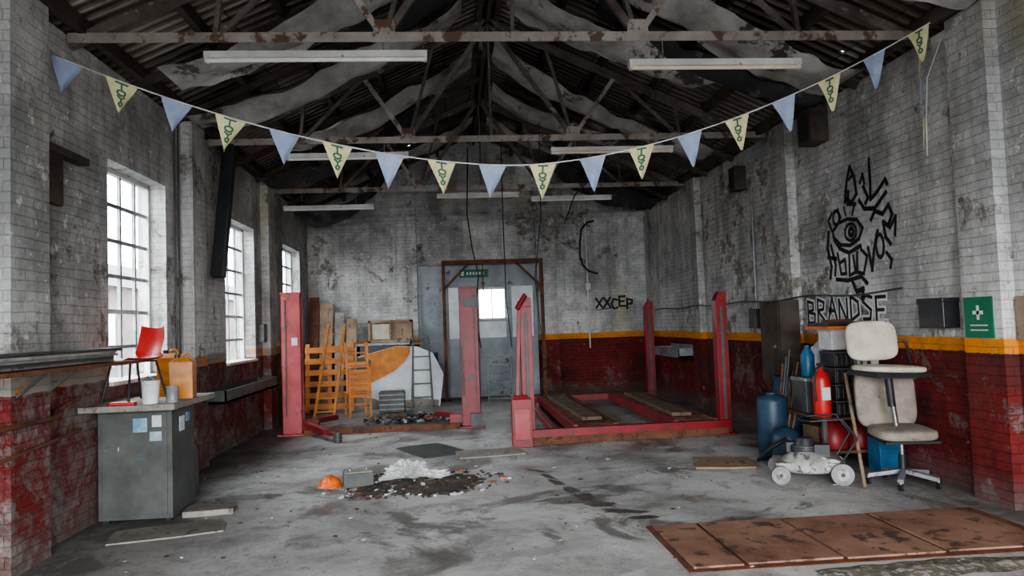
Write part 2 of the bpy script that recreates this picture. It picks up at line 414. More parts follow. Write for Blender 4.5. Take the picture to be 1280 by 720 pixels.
def drape(name, sx, y0, y1, u0, u1, sag, mat, seed, skew=0, tear=.25):
    mb = MB(name); half = (XR - XC) if sx > 0 else (XC - XL)
    def fn(u, v):
        uu = u0 + (u1 - u0) * u
        x = XC + sx * half * uu
        e0 = tear * noise.noise(Vector((uu * 3, seed, 0))) + .4 * tear * noise.noise(Vector((uu * 14, seed, 4)))
        e1 = tear * noise.noise(Vector((uu * 3, seed, 9))) + .4 * tear * noise.noise(Vector((uu * 14, seed, 7)))
        yy = y0 + e0 + (y1 + e1 - y0 - e0) * v + skew * uu
        g = math.sin(pi * u) ** .7 * sag * (.45 + .55 * abs(math.sin(pi * (v * 1.0 + .15 * math.sin(uu * 6 + seed)))))
        g += .07 * noise.noise(Vector((x * 1.7, yy * 1.7, seed))) + .04 * noise.noise(Vector((x * 5, yy * 5, seed)))
        return (min(max(x, XL + .02), XR - .02), yy, roofz(x) - .21 - max(g, 0))
    mb.grid(fn, 56, 14, mat); return mb.build()
dl = [(1, 6.7, 7.4, .03, .95, .32, lining, 1, .5), (1, 8.4, 9.2, .05, .7, .4, lining, 2, -.3), (-1, 6.9, 7.6, .02, .9, .3, lining, 3, .5),
      (-1, 8.6, 9.2, .1, .95, .36, lining, 4, 0), (1, 10.4, 11.1, .03, .9, .3, lining, 5, .5), (-1, 10.5, 11.3, .05, .8, .32, lining, 6, .3),
      (-1, 12.1, 12.9, .3, .97, .4, lining_d, 7, 0), (1, 12.1, 12.8, .05, .6, .25, lining, 8, 0), (-1, 14.6, 15.8, .5, .98, .7, lining_d, 9, 0),
      (1, 14.6, 15.8, .4, .97, .45, lining_d, 10, 0), (-1, 14.1, 14.8, .02, .42, .25, lining, 11, 0), (1, 5.0, 5.7, .15, .95, .3, lining, 12, 0),
      (-1, 5.0, 5.7, .1, .9, .3, lining, 13, 0), (1, 14.1, 14.7, .05, .45, .2, lining, 15, 0), (-1, 7.9, 8.5, .05, .5, .25, lining_d, 16, 0), (1, 7.9, 8.4, .3, .97, .3, lining_d, 17, 0)]
for k, (sx, a, b, u0, u1, sg, m, sd, sk) in enumerate(dl):
    drape('torn_roof_lining', sx, a, b, u0, u1, sg, m, sd * 3.3, sk)

# ------------------------------------------------------------------ windows
for i, (a, b) in enumerate(wins):
    w = MB('window_%d' % (i + 1)); x = XL - .2
    fw = .045
    w.b2((x - .03, a, WZ0), (x + .03, a + fw, WZ1), white_p); w.b2((x - .03, b - fw, WZ0), (x + .03, b, WZ1), white_p)
    w.b2((x - .03, a, WZ0), (x + .03, b, WZ0 + fw), white_p); w.b2((x - .03, a, WZ1 - fw), (x + .03, b, WZ1), white_p)
    for k in range(1, 4):
        yy = a + (b - a) * k / 4; w.b2((x - .015, yy - .019, WZ0), (x + .015, yy + .019, WZ1), galv)
    for k in range(1, 6):
        zz = WZ0 + (WZ1 - WZ0) * k / 6; w.b2((x - .014, a, zz - .018), (x + .014, b, zz + .018), galv)
    w.b2((x - .036, a + (b - a) * .25, WZ0 + (WZ1 - WZ0) / 3 - .02), (x + .036, a + (b - a) * .75, WZ0 + (WZ1 - WZ0) / 3 + .02), white_p)
    w.b2((x - .003, a + .01, WZ0 + .01), (x + .001, b - .01, WZ1 - .01), glass)
    w.build()
    s = MB('trim_%d' % (i + 1)); s.b2((XL - .17, a + .001, WZ0 + .001), (XL + .04, b - .001, WZ0 + .04), white_p); s.build(.006)
w = MB('window_4'); yw = YB + .15
for (a, b, c_, d_) in ((GX0, GX0 + .04, GZ0, GZ1), (GX1 - .04, GX1, GZ0, GZ1), (GX0, GX1, GZ0, GZ0 + .04), (GX0, GX1, GZ1 - .04, GZ1)):
    w.b2((a, yw - .02, c_), (b, yw + .02, d_), white_p)
w.b2(((GX0 + GX1) / 2 - .012, yw - .015, GZ0), ((GX0 + GX1) / 2 + .012, yw + .015, GZ1), galv)
w.b2((GX0 + .01, yw - .003, GZ0 + .01), (GX1 - .01, yw + .001, GZ1 - .01), glass); w.build()

g = MB('ground_outside'); g.b2((-45, -45, -.3), (45, 60, -.16), asph); g.build()
nb = MB('neighbouring_building'); nb.b2((-11.5, 4, -.16), (-8.5, 40, 2.9), brickx)
nb.prism([(-8.3, 3.8, 2.9), (-11.7, 3.8, 2.9), (-10, 3.8, 3.8)], (0, 36.4, 0), asph)
for k in range(8): nb.b2((-8.52, 6 + k * 4, .9), (-8.45, 7.4 + k * 4, 2.2), glassw)
nb.build()

# ------------------------------------------------------------------ back door and steel frame
d = MB('door_1')
d.b2((-.72, YB - .07, .01), (GX0 - .03, YB - .02, 2.96), doorm); d.b2((GX1 + .03, YB - .07, .01), (1.93, YB - .02, 2.96), doorm)
d.b2((GX0 - .03, YB - .07, .01), (GX1 + .03, YB - .02, GZ0), doorm); d.b2((GX0 - .03, YB - .07, GZ1), (GX1 + .03, YB - .02, 2.96), doorm)
for x in (-.70, -.12, 1.90): d.b2((x - .03, YB - .1, .01), (x + .03, YB - .06, 2.96), doorm)
for x in (GX0 - .03, GX1 + .03): d.b2((x - .03, YB - .1, .01), (x + .03, YB - .06, 2.96), doorm)
for z in (.06, 1.25, 2.55, 2.93): d.b2((-.72, YB - .095, z - .04), (1.93, YB - .06, z + .03), doorm)
d.b2((-.06, YB - .085, 1.32), (.50, YB - .069, 2.46), glassw); d.b2((1.36, YB - .085, 1.32), (1.84, YB - .069, 2.46), glassw)
d.b2((.62, YB - .085, 1.32), (1.22, YB - .069, 1.68), glassw)
d.cyl((.5, YB - .1, 1.05), (.5, YB - .16, 1.05), .02, chrome)
d.build()
sg = MB('fire_exit_sign'); sg.b2((.2, YB - .12, 2.68), (.85, YB - .10, 2.86), green)
for k in range(6): sg.b2((.36 + k * .07, YB - .123, 2.74), (.40 + k * .07, YB - .119, 2.80), white)
sg.b2((.24, YB - .123, 2.72), (.30, YB - .119, 2.82), white); sg.build()
gf = MB('steel_gantry_frame'); gy = 16.0
for x in (-.15, 1.98):
    gf.box((x, gy, 1.5), (.07, .07, 3.0), rust); gf.box((x, gy, .01), (.2, .2, .02), rust)
gf.box((.915, gy, 2.98), (2.2, .08, .08), rust)
gf.beam((-.15, gy, 2.4), (.4, gy, 2.95), .04, .05, rust); gf.beam((1.98, gy, 2.4), (1.43, gy, 2.95), .04, .05, rust)
gf.beam((.7, gy, 2.95), (.7, gy, 2.3), .025, .025, rust)
gf.build()
rk = MB('wire_rack')
for x in (.72, 1.2):
    for yy in (15.3, 15.6): rk.cyl((x, yy, 0), (x, yy, .95), .012, galv)
for k in range(6):
    z = .08 + k * .17; rk.cyl((.72, 15.3, z), (1.2, 15.3, z), .009, galv); rk.cyl((.72, 15.6, z), (1.2, 15.6, z), .009, galv)
    for j in range(8): rk.cyl((.74 + j * .063, 15.3, z), (.74 + j * .063, 15.6, z), .005, galv, seg=6)
rk.build()

c = MB('wall_conduit'); c.cyl((3.12, YB - .03, 1.0), (3.12, YB - .03, 3.98), .018, white_p); c.box((3.12, YB - .04, 2.4), (.1, .07, .14), white_p); c.build()
c = MB('black_hose'); c.tube([(3.3, YB - .05, 3.9), (3.15, YB - .12, 3.86), (3.0, YB - .12, 3.7), (2.96, YB - .12, 3.4), (2.95, YB - .12, 3.1), (3.0, YB - .12, 2.9), (3.12, YB - .15, 2.75), (3.35, YB - .08, 2.68)], .022, black); c.build()
c = MB('hanging_cable'); c.tube([(.38, 13.2, 4.8), (.33, 13.2, 3.6), (.40, 13.2, 3.0), (.5, 13.2, 2.5), (.42, 13.2, 1.8), (.5, 13.2, 1.2)], .012, black); c.build()
c = MB('hanging_cable'); c.tube([(.98, 13.15, 4.9), (.97, 13.15, 3.5), (.98, 13.15, 2.0), (1.05, 13.15, 1.2)], .009, black); c.build()
c = MB('hanging_cable'); c.tube([(1.25, 9.75, 4.3), (1.22, 9.7, 3), (1.1, 9.62, 2.2), (1.16, 9.6, 1.4)], .006, black); c.build()
c = MB('hanging_cable'); c.tube([(2.7, 13.25, 4.3), (2.3, 13.25, 3.9), (2.1, 13.25, 3.4)], .01, black); c.build()

# ------------------------------------------------------------------ stroke lettering
FONT = {'T': [[(0, 1), (1, 1)], [(.5, 1), (.5, 0)]], 'O': [[(.5, 1), (.9, .8), (1, .5), (.9, .2), (.5, 0), (.1, .2), (0, .5), (.1, .8), (.5, 1)]],
        'Y': [[(0, 1), (.5, .5), (1, 1)], [(.5, .5), (.5, 0)]], 'B': [[(0, 0), (0, 1), (.7, .9), (.7, .6), (0, .5), (.9, .4), (.8, 0), (0, 0)]],
        'R': [[(0, 0), (0, 1), (.8, .85), (.7, .55), (0, .5), (.9, 0)]], 'A': [[(0, 0), (.5, 1), (1, 0)], [(.2, .4), (.8, .4)]],
        'N': [[(0, 0), (0, 1), (.9, 0), (.9, 1)]], 'D': [[(0, 0), (0, 1), (.8, .75), (.85, .25), (0, 0)]], 'X': [[(0, 0), (1, 1)], [(0, 1), (1, 0)]],
        'S': [[(.9, .9), (.3, 1), (0, .75), (.8, .4), (.7, .05), (0, .05)]], 'E': [[(.9, 1), (0, 1), (0, 0), (.9, 0)], [(0, .5), (.7, .5)]],
        'C': [[(.9, .9), (.3, 1), (0, .5), (.3, 0), (.9, .1)]], 'P': [[(0, 0), (0, 1), (.8, .85), (.7, .5), (0, .45)]]}
# ------------------------------------------------------------------ bunting
bt = MB('bunting')
def sz(x):
    return 2.93 + (.100 if x < .6 else .127) * abs(x - .6) ** 1.72
BY = 6.12
xs = [XL + .02 + (4.46 - XL - .02) * k / 60 for k in range(61)]
bt.tube([(x, BY, sz(x)) for x in xs], .006, white, 6)
fx = []
x = -3.02
while x < 4.4:
    fx.append(x); x += .425
for k, x in enumerate(fx):
    z = sz(x); yel = (k % 2 == 1); m = flag_y if yel else flag_b
    w = .118; L = .29 + random.uniform(-.01, .01)
    slope = (sz(x + w) - sz(x - w)) / (2 * w)
    sw = random.uniform(-.03, .03); tilt = random.uniform(-.04, .04)
    def P(u, v, off=0, x=x, z=z, slope=slope, sw=sw, tilt=tilt, L=L, w=w):
        ww = w * (1 - v)
        return Vector((x + (u * ww) + sw * v + slope * .25 * L * v, BY + tilt * v + .02 * math.sin(v * 3 + u * 2) + off, z + slope * u * ww - L * v))
    bt.grid(lambda a, b: P(a * 2 - 1, b * .995), 6, 8, m)
    if yel:
        vv = .06
        for ch, hh in zip('TOYO', (.19, .18, .16, .14)):
            for st in FONT[ch]:
                pts = [P((px - .5) * .72, vv + (1 - py) * hh * .85, -.006) for px, py in st]
                bt.ribbon(pts, (0, -1, 0), .015, ink)
            vv += hh
bt.build()
b2 = MB('bunting')
b2.tube([(4.40, 6.1, 4.0), (4.38, 6.3, 3.7), (4.36, 6.32, 3.3), (4.37, 6.35, 3.0)], .005, white, 6)
for z, m in ((3.95, flag_y), (3.68, flag_b), (3.32, flag_y)):
    b2.prism([(4.25, 6.2, z), (4.38, 6.36, z + .02), (4.29, 6.28, z - .26)], (.004, 0, 0), m)
b2.build()

# ------------------------------------------------------------------ fluorescent battens
def batten(x, y, z, L, m=tubem):
    f = MB('fluorescent_light')
    f.box((x, y, z + .03), (L, .09, .055), white_p); f.cyl((x - L / 2 + .03, y - .02, z - .015), (x + L / 2 - .03, y - .02, z - .015), .019, m)
    for s in (-1, 1):
        f.box((x + s * (L / 2 - .02), y - .01, z - .005), (.03, .05, .05), white)
        f.cyl((x + s * L * .3, y, z + .05), (x + s * L * .3, y, 4.10), .006, galv, seg=6)
    f.build()
batten(-1.08, 6.37, 3.94, 1.88); batten(2.43, 6.37, 3.85, 1.58, tubew)
batten(-1.31, 9.92, 3.90, 1.6); batten(2.27, 9.92, 3.93, 1.7, tubew)
batten(-2.14, 13.47, 3.80, 1.6); batten(.55, 13.47, 3.97, 1.5, tubew); batten(2.28, 13.47, 3.88, 1.5)

# ------------------------------------------------------------------ graffiti
gr = MB('wall_graffiti'); xw = XR - .004
def G(pts, w=.03, m=spray):
    gr.ribbon([(xw, 8.42 - 1.37 * u, 1.88 + 1.34 * v) for u, v in pts], (-1, 0, 0), w * 1.35, m)
def arc(cx, cy, rx, ry, a0, a1, n=16):
    return [(cx + rx * math.cos(math.radians(a0 + (a1 - a0) * k / n)), cy + ry * math.sin(math.radians(a0 + (a1 - a0) * k / n))) for k in range(n + 1)]
G([(.32, .72), (.36, .88), (.42, 1.0), (.48, .9), (.50, .76), (.42, .70), (.34, .74)], .035)
G([(.38, .80), (.36, .70), (.47, .68)], .035); G([(.40, .9), (.47, .93)], .03)
G([(.60, .80), (.66, .70), (.62, .66)], .035); G([(.70, 1.0), (.70, .80), (.69, .68), (.78, .72), (.90, .80), (.92, .76)], .035)
G([(.56, .84), (.60, .90), (.62, .82)], .03); G([(.53, .70), (.60, .62), (.74, .60), (.9, .7)], .035)
G(arc(.17, .61, .05, .06, 0, 360), .03); G([(.08, .52), (.04, .60), (.10, .66)], .03)
G([(.10, .50), (.2, .56), (.34, .575), (.48, .55), (.56, .47), (.5, .39), (.36, .35), (.22, .37), (.12, .44), (.10, .50)], .032)
G([(.12, .42), (.2, .34), (.34, .29), (.52, .33)], .035)
G(arc(.38, .46, .085, .07, 0, 360), .026); G(arc(.39, .46, .03, .028, 0, 360), .035)
G([(.24, .60), (.20, .68)], .025); G([(.32, .61), (.30, .68)], .025); G([(.42, .60), (.45, .66)], .025)
G([(.03, .5), (.0, .36), (.05, .2), (.02, .1)], .04); G([(.06, .38), (.12, .2), (.10, .12)], .035); G([(.0, .28), (.13, .26)], .035)
G([(.16, .30), (.2, .12), (.28, .12), (.27, .24), (.2, .22)], .03); G([(.34, .28), (.33, .1), (.42, .12), (.40, .26)], .03)
G([(.46, .28), (.44, .12), (.54, .1), (.60, .24), (.52, .3)], .03)
G([(.12, .08), (.3, .06), (.5, .08), (.58, .02)], .035); G([(.36, .06), (.42, -.04), (.52, -.02), (.5, -.1)], .04)
G([(.62, .30), (.66, .12), (.70, .28), (.76, .42)], .035); G(arc(.78, .30, .05, .09, -30, 320), .03)
G([(.68, .52), (.74, .58), (.84, .54), (.92, .60), (.96, .52), (.90, .44), (.84, .48), (.86, .36), (.92, .30)], .035)
G([(.92, .42), (1.0, .50), (.98, .36)], .03); G([(.86, .24), (.92, .18), (.90, .12)], .03)
for mm, ww, bb in ((sprayw, .085, 0), (sprayg, .038, .003)):
    y = 8.98
    for ch in 'BRANDSE':
        for st in FONT[ch]:
            gr.ribbon([(xw, y - px * .19, 1.50 + py * .27 + .02 * math.sin(y * 9)) for px, py in st], (-1, 0, 0), ww, mm, bb)
        y -= .25
x = 3.3
for ch in 'XXCEP':
    for st in FONT[ch]:
        gr.ribbon([(x + px * .15, YB - .004, 1.90 + py * .22 + .03 * math.sin(x * 20)) for px, py in st], (0, -1, 0), .045, spray)
    x += .18
gr.ribbon([(3.3, YB - .004, 1.85), (3.7, YB - .004, 1.9)], (0, -1, 0), .02, spray)
gr.build()

# ------------------------------------------------------------------ right wall fittings
s = MB('first_aid_sign'); xs_ = XR - .12
s.b2((xs_ - .012, 5.64, 1.35), (xs_ - .001, 5.97, 1.69), green)
s.b2((xs_ - .014, 5.79, 1.50), (xs_ - .012, 5.82, 1.62), white); s.b2((xs_ - .014, 5.745, 1.545), (xs_ - .012, 5.865, 1.575), white)
for z in (1.46, 1.42): s.b2((xs_ - .014, 5.70, z - .01), (xs_ - .012, 5.90, z), white)
s.build()
s = MB('cork_board'); s.b2((XR - .03, 5.30, 1.33), (XR - .001, 5.52, 1.68), wood); s.build(.004)
s = MB('wall_box'); s.b2((XR - .16, 6.2, 1.43), (XR - .001, 6.55, 1.68), blackp); s.b2((XR - .17, 6.19, 1.66), (XR - .001, 6.56, 1.70), blackp); s.build(.01)
s = MB('wall_speaker'); s.b2((XR - .22, 8.25, 3.62), (XR - .001, 8.58, 4.02), timber_d); s.b2((XR - .23, 8.3, 3.66), (XR - .22, 8.53, 3.98), black); s.build(.01)
s = MB('wall_speaker'); s.b2((XR - .18, 10.7, 3.5), (XR - .001, 10.95, 3.86), timber_d); s.b2((XR - .19, 10.73, 3.54), (XR - .18, 10.92, 3.82), black); s.build(.01)
s = MB('switch_box'); s.b2((XR - .12, 10.35, 1.42), (XR - .001, 10.6, 1.7), dgrey); s.build(.01)
s = MB('electrical_cabinet'); s.b2((XR - .38, 8.98, .72), (XR - .121, 9.58, 1.78), timber_d); s.b2((XR - .395, 9.01, .75), (XR - .38, 9.55, 1.75), timber_d); s.cyl((XR - .40, 9.1, 1.2), (XR - .42, 9.1, 1.2), .02, galv); s.build(.008)
c = MB('wall_conduit')
c.tube([(XR - .03, 10.5, 1.7), (XR - .03, 10.5, 2.6), (XR - .03, 10.48, 3.5)], .015, galv)
c.build()
c = MB('wall_cable')
c.tube([(XR - .14, 15.5 - k * .3, 1.80 + .02 * math.sin(k * .9)) for k in range(30)], .010, dgrey)
c.build()
s = MB('wall_tray'); s.b2((XR - .38, 13.25, .88), (XR - .001, 14.9, .91), galv)
s.b2((XR - .38, 13.25, .88), (XR - .36, 14.9, 1.05), galv); s.b2((XR - .38, 13.25, .88), (XR - .001, 13.27, 1.05), galv); s.b2((XR - .38, 14.88, .88), (XR - .001, 14.9, 1.05), galv); s.b2((XR - .02, 13.25, .88), (XR - .001, 14.9, 1.1), galv)
s.build()
s = MB('wall_hose')
s.tube([(XR - .1 - .05 * math.sin(t * 2), 10.15 + .45 * math.cos(t), .75 + .3 * math.sin(t)) for t in [k * .35 for k in range(17)]], .016, rust); s.build()

# ------------------------------------------------------------------ left wall fittings
s = MB('wall_trough'); s.b2((XL + .001, 9.5, .74), (XL + .33, 12.2, .77), dgrey); s.b2((XL + .31, 9.5, .74), (XL + .33, 12.2, .90), dgrey)
s.b2((XL + .001, 9.5, .74), (XL + .33, 9.52, .90), dgrey); s.b2((XL + .001, 12.18, .74), (XL + .33, 12.2, .90), dgrey); s.b2((XL + .001, 9.5, .74), (XL + .02, 12.2, .90), dgrey)
s.build()
s = MB('metal_strips_on_ledge')
s.b2((XL + .132, 4.2, 1.38), (XL + .46, 6.65, 1.41), rust)
for k in range(8):
    s.box((XL + .17 + k * .036, 5.35 + random.uniform(-.15, .15), 1.425 + (k % 4) * .022), (.05, 2.45 - k * .1, .02), (galv, woodg, dgrey)[k % 3], (0, 0, random.uniform(-.02, .02)))
for k in range(3): s.cyl((XL + .2 + k * .07, 4.3, 1.51), (XL + .22 + k * .07, 6.5, 1.51), .014, (rust, galv, dgrey)[k])
for yy in (5.4, 5.8): s.beam((XL + .14, yy, 1.22), (XL + .34, yy, 1.38), .02, .02, dgrey)
s.build()
c = MB('rusty_pipe'); c.tube([(XL + .16, 3.5, .98), (XL + .16, 4.8, 1.02), (XL + .16, 5.85, 1.02), (XL + .06, 6.05, 1.05), (XL + .05, 6.45, 1.12)], .018, rust); c.build()
c = MB('rusty_pipe'); c.tube([(XL + .16, 3.5, .82), (XL + .155, 5.0, .80), (XL + .155, 5.85, .85), (XL + .06, 6.45, .86)], .014, rust); c.build()
s = MB('wall_bracket_board'); s.b2((XL + .001, 5.95, 2.68), (XL + .06, 6.2, 3.15), timber_d); s.b2((XL + .001, 5.9, 3.08), (XL + .10, 6.55, 3.14), timber_d); s.build(.004)
s = MB('hanging_black_duct'); s.beam((-2.86, 9.98, 4.12), (-2.97, 9.75, 2.33), .17, .13, blackp); s.build(.02)
c = MB('wall_conduit')
for yy in (8.7, 8.82): c.tube([(XL + .03, yy, 1.0), (XL + .03, yy, 4.1)], .012, dgrey)
c.build()
s = MB('switch_box'); s.b2((XL + .001, 12.35, 1.45), (XL + .1, 12.55, 1.75), dgrey); s.build(.01)

# ------------------------------------------------------------------ metal cabinet with worktop (left)
s = MB('metal_cabinet')
s.b2((-3.08, 6.72, .03), (-2.46, 7.28, .98), dgrey)
s.b2((-3.04, 6.705, .07), (-2.50, 6.72, .95), dgrey); s.b2((-3.02, 6.70, .62), (-2.9, 6.71, .66), chrome)
for x, yy in ((-3.03, 6.77), (-2.51, 6.77), (-3.03, 7.23), (-2.51, 7.23)): s.box((x, yy, .015), (.05, .05, .03), black)
s.b2((-3.14, 6.5, .98), (-2.36, 7.6, 1.03), woodg)
s.b2((-2.78, 6.698, .78), (-2.66, 6.704, .90), stickb); s.b2((-2.62, 6.698, .82), (-2.54, 6.704, .92), sticker); s.b2((-2.64, 6.698, .70), (-2.54, 6.704, .78), stickb)
s.b2((-2.461, 6.9, .75), (-2.456, 7.02, .88), sticker); s.b2((-2.461, 7.06, .82), (-2.456, 7.15, .9), stickb)
s.build(.006)
s = MB('plastic_chair'); st = len(s.v)
def shell(u, v):
    x = (u - .5) * .40
    if v < .5:
        t = v / .5; yy = .19 - .36 * t; z = .40 + .015 * math.sin(t * pi) * -1
    else:
        t = (v - .5) / .5; yy = -.17 - .07 * t - .02 * math.sin(t * pi); z = .40 + .30 * t
    z += .03 * abs(u - .5) ** 2 * 4
    yy += (.05 * (u - .5) ** 2 * 4 if v > .5 else 0)
    return Vector((x * (1 - .12 * max(0, v - .8) * 5), yy, z))
s.grid(shell, 10, 16, redp)
s.grid(lambda u, v: shell(u, v) + Vector((0, .006, -.008)), 10, 16, redp)
for sx in (-1, 1):
    s.tube([(sx * .21, .20, 0.01), (sx * .15, .14, .385), (sx * .15, -.12, .385), (sx * .21, -.20, .01)], .012, blackp)
s.tube([(-.15, .1, .385), (.15, .1, .385)], .009, blackp); s.tube([(-.15, -.1, .385), (.15, -.1, .385)], .009, blackp)
xf(s, st, Matrix.Translation((-2.84, 6.90, 1.03)) @ Matrix.Rotation(math.radians(145), 4, 'Z') @ Matrix.Scale(.93, 4))
s.build()
def jerry(name, x, y, z, w, d, h, m, capm, rz=0):
    s = MB(name); s.box((x, y, z + h * .42), (w, d, h * .84), m, (0, 0, rz)); s.box((x, y, z + h * .88), (w * .9, d * .9, h * .09), m, (0, 0, rz), .6)
    s.cyl((x - w * .25, y, z + h * .9), (x - w * .25, y, z + h), w * .12, capm); s.tube([(x - w * .05, y, z + h * .92), (x + w * .02, y, z + h * .99), (x + w * .28, y, z + h * .99), (x + w * .35, y, z + h * .9)], .013, m)
    return s.build(.02)
jerry('oil_container', -2.48, 7.06, 1.03, .20, .20, .40, amber, blackp, .15); jerry('oil_container', -2.70, 7.38, 1.03, .20, .2, .44, amber, blackp)
s = MB('plastic_bucket'); s.lathe([(.065, 0), (.075, .19), (.08, .195), (.07, .195), (.06, .01)], (-2.60, 6.63, 1.03), white, 18); s.tube([(-2.675, 6.63, 1.21), (-2.60, 6.57, 1.27), (-2.525, 6.63, 1.21)], .004, galv); s.build()
s = MB('paint_tin'); s.lathe([(.05, 0), (.05, .13), (.054, .135), (.04, .14)], (-2.43, 6.66, 1.03), galv, 18); s.build()
s = MB('tray'); s.box((-2.80, 6.56, 1.045), (.20, .08, .025), redp); s.build(.004)
s = MB('gas_bottle'); s.lathe([(.12, 0), (.13, .03), (.13, .42), (.09, .5), (.03, .53)], (-2.75, 7.85, 0), dgrey, 20); s.cyl((-2.75, 7.85, .53), (-2.75, 7.85, .6), .02, chrome); s.build()

# ------------------------------------------------------------------ two-post lift
def column(mb, x, y, h, facing, m, w=.30, dp=.24):
    mb.box((x, y, .0125), (w + .12, dp + .16, .025), m)
    mb.b2((x - facing * w / 2, y - dp / 2, .025), (x - facing * (w / 2 - .015), y + dp / 2, h), m)
    mb.b2((x - facing * w / 2, y - dp / 2, .025), (x + facing * w / 2, y - dp / 2 + .014, h), m)
    mb.b2((x - facing * w / 2, y + dp / 2 - .014, .025), (x + facing * w / 2, y + dp / 2, h), m)
    mb.b2((x + facing * (w / 2 - .014), y - dp / 2, .025), (x + facing * w / 2, y - dp / 2 + .06, h), m)
    mb.b2((x + facing * (w / 2 - .014), y + dp / 2 - .06, .025), (x + facing * w / 2, y + dp / 2, h), m)
    mb.box((x, y, h + .01), (w + .01, dp + .01, .02), m)
    mb.b2((x - .1, y - dp / 2 + .02, .1), (x + .1, y + dp / 2 - .02, .9), dgrey)
    mb.cyl((x, y, .1), (x, y, h), .02, galv)
    mb.b2((x - facing * (w / 2 - .06), y - dp / 2 - .012, .3), (x - facing * (w / 2 - .08), y - dp / 2, h - .1), dgrey)
s = MB('two_post_car_lift')
column(s, -2.51, 11.9, 2.2, 1, red_f); column(s, .27, 11.9, 2.2, -1, red_l)
s.box((-2.45, 11.775, 1.45), (.09, .006, .12), sticker)
s.box((-2.25, 11.9, .14), (.26, .16, .14), red_l); s.box((.03, 11.9, .14), (.22, .16, .14), red_l)
s.box((-1.12, 11.9, .03), (2.4, .42, .06), dgrey); s.box((-1.12, 11.68, .045), (2.4, .04, .09), rust)
s.beam((-2.28, 11.72, .17), (-1.85, 11.0, .13), .10, .08, red_l); s.beam((-1.9, 11.1, .11), (-1.68, 10.85, .11), .07, .05, red_l)
s.cyl((-1.68, 10.85, 0), (-1.68, 10.85, .14), .06, dgrey)
s.beam((-2.3, 12.05, .17), (-2.0, 12.8, .14), .10, .08, red_l); s.beam((.05, 12.02, .17), (-.3, 12.7, .14), .1, .08, red_l)
s.b2((.25, 11.72, .0), (.43, 11.78, .22), dgrey)
s.beam((.16, 11.76, .5), (.14, 11.74, 1.3), .03, .03, blackp)
s.b2((.2, 11.765, 1.9), (.42, 11.78, 2.05), dgrey)
s.build(.004)

# ------------------------------------------------------------------ four-post lift
s = MB('four_post_car_lift')
def post4(x, y, h, m=red_l, w=.16):
    s.box((x, y, .01), (w + .14, w + .14, .02), m)
    s.b2((x - w / 2, y - w / 2, .02), (x + w / 2, y + w / 2, h - .12), m)
    s.prism([(x - w / 2, y - w / 2, h - .12), (x + w / 2, y - w / 2, h - .12), (x + w / 2, y - w / 2, h), (x - w * .1, y - w / 2, h)], (0, w, 0), m)
    s.b2((x - .02, y - w / 2 - .008, .1), (x + .02, y - w / 2, h - .2), dgrey)
    s.cyl((x, y, h - .1), (x, y, h + .06), .02, dgrey)
FL, FR, BL, BR = (.98, 9.9), (3.70, 10.0), (1.42, 14.25), (3.84, 14.25)
for p in (FL, FR, BL, BR): post4(p[0], p[1], 1.95)
s.beam((FL[0] - .02, 9.83, .14), (FR[0] + .05, 9.93, .14), .14, .12, red_l)
s.beam((FL[0], 9.78, .05), (FR[0], 9.88, .05), .05, .1, rust)
s.beam((BL[0], BL[1], .14), (BR[0], BR[1], .14), .12, .12, red_l)
s.b2((.74, 9.62, 0), (1.0, 9.82, .62), red_l); s.box((.87, 9.72, .64), (.24, .18, .05), red_l, (0, 0, 0), .7)
s.b2((.77, 9.60, .1), (.97, 9.62, .5), red_f)
s.beam((.83, 9.76, .65), (.90, 9.82, 1.9), .05, .04, red_l); s.cyl((.86, 9.72, 1.8), (.98, 9.76, 1.98), .035, red_l)
for xa, xb in ((1.62, 2.17), (3.0, 3.56)):
    s.b2((xa, 9.95, .16), (xb, 14.2, .19), rustp)
    for x in (xa, xb): s.b2((x - .035, 9.95, .08), (x + .035, 14.2, .22), rust if x == xb else red_l)
    for k in range(9): s.b2((xa, 10.1 + k * .5, .19), (xb, 10.13 + k * .5, .20), rust)
s.beam((1.36, 10.0, .10), (1.44, 14.2, .10), .08, .1, red_l)
s.build(.004)
for x, a in ((1.9, .02), (3.28, -.03)):
    b = MB('timber_plank'); b.box((x, 12.1, .235), (.28, 3.4, .05), plank, (0, 0, a)); b.build(.004)

# ------------------------------------------------------------------ rear-left stored furniture
def pchair(x, y, z, rz=0, rx=0, name='wooden_chair'):
    s = MB(name); st = len(s.v)
    for sx in (-1, 1):
        s.box((sx * .19, -.19, .22), (.035, .035, .44), pine); s.box((sx * .19, .19, .45), (.035, .035, .90), pine, (0, 0, 0))
        s.box((sx * .19, 0, .18), (.02, .36, .03), pine)
    s.box((0, 0, .445), (.44, .44, .03), pine); s.box((0, -.19, .39), (.36, .02, .06), pine); s.box((0, .19, .39), (.36, .02, .06), pine)
    for k in range(4): s.box((0, .19, .56 + k * .095), (.36, .018, .05), pine)
    s.box((0, -.19, .2), (.36, .018, .03), pine)
    xf(s, st, Matrix.Translation((x, y, z)) @ Matrix.Rotation(rz, 4, 'Z') @ Matrix.Rotation(rx, 4, 'X'))
    return s.build(.004)
pchair(-1.78, 14.0, 0, .35 + pi)
pchair(-1.80, 14.05, 1.365, .2, pi)
s = MB('wooden_ladder')
for dx in (0, .34): s.beam((-2.50 + dx, 13.55, .01), (-2.36 + dx * .9, 14.45, 1.72), .05, .03, pine)
for k in range(7):
    t = .08 + k * .135; s.beam((-2.50 + .14 * t, 13.55 + .9 * t, .01 + 1.71 * t), (-2.16 + .11 * t, 13.55 + .9 * t, .01 + 1.71 * t), .035, .025, pine)
s.build()
s = MB('wooden_pallet')
for k in range(6): s.box((-2.42, 14.72, .12 + k * .22), (.95, .02, .11), pine)
